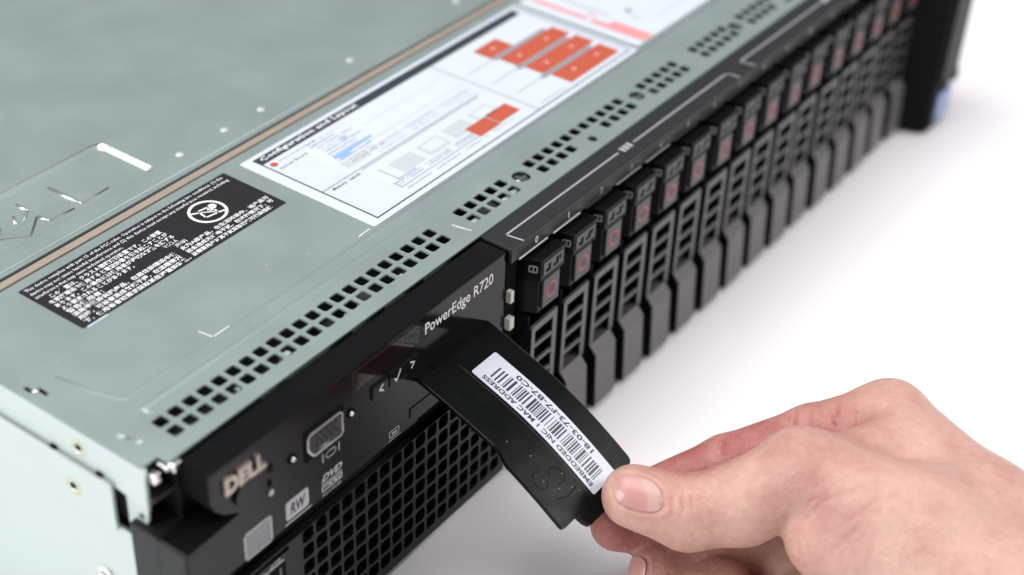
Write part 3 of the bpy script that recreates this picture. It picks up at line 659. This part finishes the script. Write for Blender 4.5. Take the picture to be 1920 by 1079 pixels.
CREASES = [
  ([(141.25, -74.55, 49.32), (137.36, -76.39, 46.86), (134.75, -79.29, 41.64)], 0.75, 1.0),
  ([(141.76, -75.72, 48.99), (137.6, -77.97, 45.92), (136.54, -80.22, 42.96)], 0.5, 0.7),
  ([(139.45, -73.61, 48.0), (136.24, -75.31, 46.43)], 0.5, 0.4),
  ([(159.68, -87.96, 53.09), (157.2, -88.77, 49.64), (155.82, -91.09, 46.26)], 0.6, 0.8),
  ([(157.69, -86.77, 51.74), (155.56, -87.28, 48.92)], 0.5, 0.5),
  ([(166.54, -95.14, 51.92), (164.94, -97.65, 48.15), (164.93, -100.47, 45.94)], 0.65, 0.85),
  ([(170.39, -96.06, 55.6), (167.28, -96.96, 51.36), (164.93, -96.85, 48.76)], 0.6, 0.6),
  ([(164.31, -90.49, 52.99), (161.78, -90.93, 49.77), (160.5, -92.77, 46.87)], 0.5, 0.5),
  ([(165.52, -92.95, 52.46), (163.26, -93.76, 49.26)], 0.5, 0.4),
  ([(171.31, -100.16, 53.46), (168.42, -101.68, 48.99)], 0.5, 0.35),
  ([(109.62, -75.5, 50.02), (106.8, -76.25, 47.92), (105.85, -78.34, 45.22)], 0.55, 0.5),
  ([(111.45, -77.43, 50.6), (108.86, -78.36, 48.63), (107.89, -80.28, 46.05)], 0.55, 0.6),
  ([(112.48, -79.45, 50.21), (110.08, -80.78, 48.14), (109.63, -82.09, 46.62)], 0.5, 0.4),
  ([(107.52, -73.78, 48.96), (105.25, -74.85, 47.25)], 0.5, 0.3),
  ([(113.57, -81.4, 49.94), (111.58, -82.41, 48.58)], 0.5, 0.25),
  ([(122.28, -105.27, 41.31), (125.95, -111.7, 55.5), (146.54, -117.87, 54.92)], 0.9, 0.32),
  ([(121.17, -115.5, 47.44), (129.99, -124.76, 60.18), (148.14, -129.5, 57.42)], 0.9, 0.22),
  ([(118.75, -120.14, 46.19), (124.28, -125.16, 55.92)], 0.8, 0.25),
  ([(125.72, -106.59, 47.62), (125.11, -109.05, 54.56), (128.26, -112.78, 57.39)], 0.7, 0.35),
]
NAILS = [
  ((100.91, -68.91, 52.02), (-3.35, 5.94, 0.81), (1.78, 2.38, 3.88), (15.39, 8.78, -16.53)),
  ((107.88, -65.85, 12.94), (2.65, 1.34, 4.06), (3.71, 2.96, -5.39), (6.93, -4.2, -3.88)),
]
RED_SPOTS = [
  ((112.71, -56.91, 23.69), 14, 1),
  ((117.43, -68.74, 9.66), 15, 0.95),
  ((122.9, -87.6, 11.46), 13, 0.75),
  ((130.71, -68.8, 38.37), 19, 1),
  ((140.56, -78.82, 41.81), 15, 1),
  ((151.58, -86.49, 45.01), 16, 0.9),
  ((162.54, -94.34, 47.99), 17, 0.7),
  ((127.22, -104.12, 58.06), 14, 0.4),
  ((122.47, -114.28, 50.72), 12, 0.4),
  ((104.3, -75.25, 44.15), 10, 0.3),
  ((172.72, -107.6, 52.35), 14, 0.2),
  ((147.76, -88.29, -1.63), 20, 0.9),
]
BUMPS = [
  ((127.95, -101.72, 62.46), 9, 0.9),
  ((177.67, -107.61, 56.25), 9, 0.8),
  ((146.92, -116.74, 59.98), 10, -0.8),
  ((150.29, -108.29, 56.91), 7, -0.8),
  ((143.26, -142.91, 62.9), 9, 0.3),
  ((139.75, -128.99, 63.24), 7, 0.5),
  ((139.34, -76.54, 43.9), 5, -0.35),
  ((147.04, -83.56, 45.51), 7, 0.35),
  ((161.24, -93.05, 49.21), 7, 0.5),
  ((121.49, -123.37, 56.0), 10, 0.35),
  ((117.67, -120.82, 45.45), 8, 0.4),
  ((107.63, -81.14, 50.19), 6, 0.45),
]

def build_hand():
    ax = np.array([[0.58587647, -0.8094707, 0.0388066], [0.45752601, 0.36991182, 0.80860077], [0.66889365, 0.45598513, -0.58707653]])  # the forearm's own axes
    org = np.array([115.0, -55.0, 38.0])
    L = lambda p: (np.asarray(p, float)-org) @ ax.T
    segs = {g: [(L(a), ra, L(b), rb) for a, ra, b, rb in v] for g, v in HAND_BONES.items()}
    allp = np.array([p for v in segs.values() for a, ra, b, rb in v for p in ((a-ra), (a+ra), (b-rb), (b+rb))])
    lo = allp.min(0)-3; hi = allp.max(0)+3; hi[0] = min(hi[0], 245); lo[1] = max(lo[1], -150)
    vx = 1.0; nn = np.ceil((hi-lo)/vx).astype(int)+1
    def cone(P, a, ra, b, rb):
        ba = b-a; l2 = ba@ba; rr = ra-rb; a2 = l2-rr*rr; il2 = 1/l2
        pa = P-a; y = pa@ba; z = y-l2
        t = pa*l2-y[..., None]*ba; x2 = (t*t).sum(-1); y2 = y*y*l2; z2 = z*z*l2
        k = np.sign(rr)*rr*rr*x2
        d = (np.sqrt(np.maximum(x2*a2*il2, 0))+y*rr)*il2-ra
        d = np.where(np.sign(y)*a2*y2 < k, np.sqrt(np.maximum(x2+y2, 0))*il2-ra, d)
        return np.where(np.sign(z)*a2*z2 > k, np.sqrt(np.maximum(x2+z2, 0))*il2-rb, d)
    def smin(a, b, k):
        h = np.maximum(k-np.abs(a-b), 0)/k
        return np.minimum(a, b)-h*h*k*.25
    KG = {'thumb': 2.5, 'index': 2.5, 'middle': 2.5, 'ring': 2.5, 'little': 2.5, 'palm': 9.0}
    KP = {'thumb': 7.0, 'index': 6.0, 'middle': 4.0, 'ring': 4.0, 'little': 4.0}
    def field_pts(P):
        D = {}
        for g, v in segs.items():
            d = None
            for s in v: c = cone(P, *s); d = c if d is None else smin(d, c, KG[g])
            D[g] = d
        r = None
        for g in KP:
            e = smin(D['palm'], D[g], KP[g]); r = e if r is None else smin(r, e, .5)
        return r
    # ---- dense field, bone by bone in its own box
    def grid_group(g):
        F = np.full(nn, 30.0, np.float32)
        for s in segs[g]:
            a, ra, b, rb = s; m = 11
            i0 = np.clip(np.floor((np.minimum(a-ra, b-rb)-m-lo)/vx).astype(int), 0, nn-1); i1 = np.clip(np.ceil((np.maximum(a+ra, b+rb)+m-lo)/vx).astype(int)+1, 1, nn)
            if np.any(i1 <= i0): continue
            gx = [lo[k]+vx*np.arange(i0[k], i1[k]) for k in range(3)]
            P = np.stack(np.meshgrid(*gx, indexing='ij'), -1)
            sl = tuple(slice(i0[k], i1[k]) for k in range(3))
            F[sl] = smin(F[sl], cone(P, *s).astype(np.float32), KG[g])
        return F
    Dp = grid_group('palm'); F = None
    for g in KP:
        e = smin(Dp, grid_group(g), KP[g]); F = e if F is None else smin(F, e, .5)
    def trace(p, dirv):
        p = np.array(p, float); 
        for _ in range(60):
            d = float(field_pts(p[None])[0])
            if d < .02: break
            p = p+dirv*d*.9
        return p
    view = np.array([0, 0, 1.0])
    # ---- surface nets
    ins = F < 0
    n0, n1, n2 = F.shape
    c = np.zeros((n0-1, n1-1, n2-1), np.int8)
    for i in (0, 1):
        for j in (0, 1):
            for k in (0, 1): c += ins[i:n0-1+i, j:n1-1+j, k:n2-1+k]
    act = (c > 0) & (c < 8)
    idx = -np.ones(act.shape, np.int64); cells = np.argwhere(act); idx[act] = np.arange(len(cells))
    acc = np.zeros((len(cells), 3)); cnt = np.zeros(len(cells))
    corners = [(i, j, k) for i in (0, 1) for j in (0, 1) for k in (0, 1)]
    for p in corners:
        for ax_ in range(3):
            if p[ax_] == 0:
                r = list(p); r[ax_] = 1
                fa = F[cells[:, 0]+p[0], cells[:, 1]+p[1], cells[:, 2]+p[2]]; fb = F[cells[:, 0]+r[0], cells[:, 1]+r[1], cells[:, 2]+r[2]]
                m = (fa < 0) != (fb < 0); t = np.where(m, fa/np.where(m, fa-fb, 1), 0)
                pt = np.array(p, float)+np.outer(t, np.array(r)-np.array(p)); acc[m] += pt[m]; cnt[m] += 1
    V = lo+(cells+acc/cnt[:, None])*vx
    faces = []
    for ax_ in range(3):
        b, c_ = (ax_+1) % 3, (ax_+2) % 3
        s0 = [slice(None)]*3; s1 = [slice(None)]*3; s0[ax_] = slice(0, -1); s1[ax_] = slice(1, None)
        A = ins[tuple(s0)]; B = ins[tuple(s1)]; e = np.argwhere(A != B)
        e = e[(e[:, b] > 0) & (e[:, c_] > 0) & (e[:, b] < F.shape[b]-1) & (e[:, c_] < F.shape[c_]-1)]
        q = []
        for db, dc in ((1, 1), (0, 1), (0, 0), (1, 0)):
            t = e.copy(); t[:, b] -= db; t[:, c_] -= dc; q.append(idx[t[:, 0], t[:, 1], t[:, 2]])
        q = np.stack(q, 1); fl = A[e[:, 0], e[:, 1], e[:, 2]]; q[~fl] = q[~fl][:, ::-1]; faces.append(q)
    faces = np.concatenate(faces); faces = faces[(faces >= 0).all(1)]
    me = bpy.data.meshes.new('t'); me.from_pydata(V.tolist(), [], faces.tolist()); me.update()
    o = bpy.data.objects.new('t', me); C.objects.link(o)
    sm = o.modifiers.new('s', 'SMOOTH'); sm.factor = .5; sm.iterations = 3
    sb = o.modifiers.new('b', 'SUBSURF'); sb.levels = 1
    dg = bpy.context.evaluated_depsgraph_get(); m2 = bpy.data.meshes.new_from_object(o.evaluated_get(dg)); bpy.data.objects.remove(o)
    nv = len(m2.vertices); P = np.empty(nv*3, np.float32); m2.vertices.foreach_get('co', P); P = P.reshape(-1, 3).astype(float)
    Nn = np.empty(nv*3, np.float32); m2.vertices.foreach_get('normal', Nn); Nn = Nn.reshape(-1, 3).astype(float)
    # ---- casting a point on to the skin, for creases and nails
    def trace(p, dv):
        p = np.array(p, float)
        for _ in range(40):
            d = float(field_pts(p[None])[0])
            if d < .02: break
            p = p+dv*d*.95
        return p
    view = np.array([0, 0, 1.0])
    pts = []
    for ps, rad, dep in CREASES:
        ctl = [L(p) for p in ps]
        for i in range(len(ctl)-1):
            m = max(2, int(np.linalg.norm(ctl[i+1]-ctl[i])/.6))
            for t in np.linspace(0, 1, m, endpoint=False):
                tt = (i+t)/(len(ctl)-1); pts.append((trace(ctl[i]*(1-t)+ctl[i+1]*t-view*14, view), rad, -dep*math.sin(math.pi*min(1, max(0, .08+.84*tt)))))
    nails = []
    for c, a, b, n in NAILS:
        c = L(c); a = np.asarray(a) @ ax.T; b = np.asarray(b) @ ax.T; n = np.asarray(n) @ ax.T; n = n/np.linalg.norm(n)
        G = []; PALE = []; N1, N2 = 14, 40; e = .75
        for i in range(N1+1):
            for j in range(N2):
                t = 2*math.pi*j/N2; r = i/N1; ca, sa = math.cos(t), math.sin(t)
                u = math.copysign(abs(ca)**e, ca)*r; v = math.copysign(abs(sa)**e, sa)*r
                p = trace(c+a*u+b*v-n*12, n)
                PALE.append(max(0, min(1, (-.30-u+.18*v*v)*6)) if u < 0 else max(0, min(1, (u-.80)*7)))
                G.append(p-n*(.26-.34*max(0, -u)**2-.1*v*v+(.12*u if u > 0 else 0)))
        nails.append((G, N1, N2, PALE))
        for j in range(N2*2):
            t = 2*math.pi*j/(N2*2); ca, sa = math.cos(t), math.sin(t)
            for sc, rad, dep in ((1.05, .55, -.38), (1.24, .9, .30 if ca < .5 else .05)):
                pts.append((trace(c+a*math.copysign(abs(ca)**e, ca)*sc+b*math.copysign(abs(sa)**e, sa)*sc-n*12, n), rad, dep))
    neg = np.zeros(nv); pos = np.zeros(nv)
    for p, rad, dep in pts:
        m = (np.abs(P[:, 0]-p[0]) < 3*rad) & (np.abs(P[:, 1]-p[1]) < 3*rad) & (np.abs(P[:, 2]-p[2]) < 3*rad)
        j = np.nonzero(m)[0]
        if len(j) == 0: continue
        g = np.exp(-((P[j]-p)**2).sum(1)/(rad*rad))*abs(dep)
        if dep < 0: neg[j] = np.maximum(neg[j], g)
        else: pos[j] = np.maximum(pos[j], g)
    disp = pos-neg
    for p, rad, hgt in BUMPS:
        p = L(p); disp += np.exp(-((P-p)**2).sum(1)/(rad*rad))*hgt
    red = np.zeros(nv)
    for p, rad, k in RED_SPOTS:
        p = L(p); red = np.maximum(red, np.exp(-((P-p)**2).sum(1)/(rad*rad))*k)
    red = np.clip(red+neg*.42, 0, 1.1)
    P = P+Nn*disp[:, None]
    W = P @ ax + org
    m2.vertices.foreach_set('co', (W*S).astype(np.float32).ravel()); 
    at = m2.attributes.new('redness', 'FLOAT', 'POINT'); at.data.foreach_set('value', red.astype(np.float32))
    m2.update()
    hand = thing('hand', 'bare right hand pinching the tip of the black tag, thumb on top, fingers curled below', 'hand', (150, -90, 40))
    sk_ = bpy.data.materials.new('skin'); sk_.use_nodes = True; nt = sk_.node_tree; b = nt.nodes['Principled BSDF']
    b.inputs['Roughness'].default_value = .40; b.inputs['Subsurface Weight'].default_value = .15; b.inputs['Subsurface Radius'].default_value = (1.0, .35, .2)
    b.inputs['Subsurface Scale'].default_value = .0022; b.inputs['Specular IOR Level'].default_value = .42
    an = nt.nodes.new('ShaderNodeAttribute'); an.attribute_name = 'redness'
    tc = nt.nodes.new('ShaderNodeTexCoord')
    n1 = nt.nodes.new('ShaderNodeTexNoise'); n1.inputs['Scale'].default_value = 95; n1.inputs['Detail'].default_value = 4
    n2 = nt.nodes.new('ShaderNodeTexNoise'); n2.inputs['Scale'].default_value = 420; n2.inputs['Detail'].default_value = 4
    vo = nt.nodes.new('ShaderNodeTexVoronoi'); vo.inputs['Scale'].default_value = 1500; vo.feature = 'DISTANCE_TO_EDGE'
    for n in (n1, n2, vo): nt.links.new(tc.outputs['Object'], n.inputs['Vector'])
    m1 = nt.nodes.new('ShaderNodeMix'); m1.data_type = 'RGBA'; m1.inputs[6].default_value = (*SKIN_A, 1); m1.inputs[7].default_value = (*SKIN_B, 1)
    ad = nt.nodes.new('ShaderNodeMath'); ad.operation = 'MULTIPLY_ADD'; ad.inputs[1].default_value = .9; ad.use_clamp = True
    mr = nt.nodes.new('ShaderNodeMapRange'); mr.inputs[1].default_value = .42; mr.inputs[2].default_value = .72; mr.inputs[3].default_value = -.02; mr.inputs[4].default_value = .28
    nt.links.new(n1.outputs['Fac'], mr.inputs[0]); nt.links.new(an.outputs['Fac'], ad.inputs[0]); nt.links.new(mr.outputs[0], ad.inputs[2]); nt.links.new(ad.outputs[0], m1.inputs[0])
    m3 = nt.nodes.new('ShaderNodeMix'); m3.data_type = 'RGBA'; m3.blend_type = 'MULTIPLY'; m3.inputs[0].default_value = 1
    mr2 = nt.nodes.new('ShaderNodeMapRange'); mr2.inputs[1].default_value = .3; mr2.inputs[2].default_value = .7; mr2.inputs[3].default_value = .93; mr2.inputs[4].default_value = 1.05
    nt.links.new(n2.outputs['Fac'], mr2.inputs[0]); nt.links.new(m1.outputs[2], m3.inputs[6]); nt.links.new(mr2.outputs[0], m3.inputs[7]); nt.links.new(m3.outputs[2], b.inputs['Base Color'])
    bp = nt.nodes.new('ShaderNodeBump'); bp.inputs['Distance'].default_value = .00022; bp.inputs['Strength'].default_value = .9
    bp2 = nt.nodes.new('ShaderNodeBump'); bp2.inputs['Distance'].default_value = .0007; bp2.inputs['Strength'].default_value = .6
    nt.links.new(vo.outputs['Distance'], bp.inputs['Height']); nt.links.new(n2.outputs['Fac'], bp2.inputs['Height']); nt.links.new(bp2.outputs[0], bp.inputs['Normal']); nt.links.new(bp.outputs[0], b.inputs['Normal'])
    obj('skin', m2, sk_, hand, True)
    for G, N1, N2, PALE in nails:
        vs = [tuple(g @ ax + org) for g in G]; fs = []
        for i in range(N1):
            for j in range(N2): fs.append((i*N2+j, (i+1)*N2+j, (i+1)*N2+(j+1) % N2, i*N2+(j+1) % N2))
        nl = py('fingernail', vs, fs, M['nail'], hand, True)
        at = nl.data.attributes.new('pale', 'FLOAT', 'POINT'); at.data.foreach_set('value', np.array(PALE, np.float32))
    nt = M['nail'].node_tree; b = nt.nodes['Principled BSDF']; an = nt.nodes.new('ShaderNodeAttribute'); an.attribute_name = 'pale'
    mx = nt.nodes.new('ShaderNodeMix'); mx.data_type = 'RGBA'; mx.inputs[6].default_value = (.50, .245, .225, 1); mx.inputs[7].default_value = (.52, .31, .285, 1)
    nt.links.new(an.outputs['Fac'], mx.inputs[0]); nt.links.new(mx.outputs[2], b.inputs['Base Color'])
SKIN_A = (0.570, 0.335, 0.272); SKIN_B = (0.345, 0.10, 0.092)

build_hand()
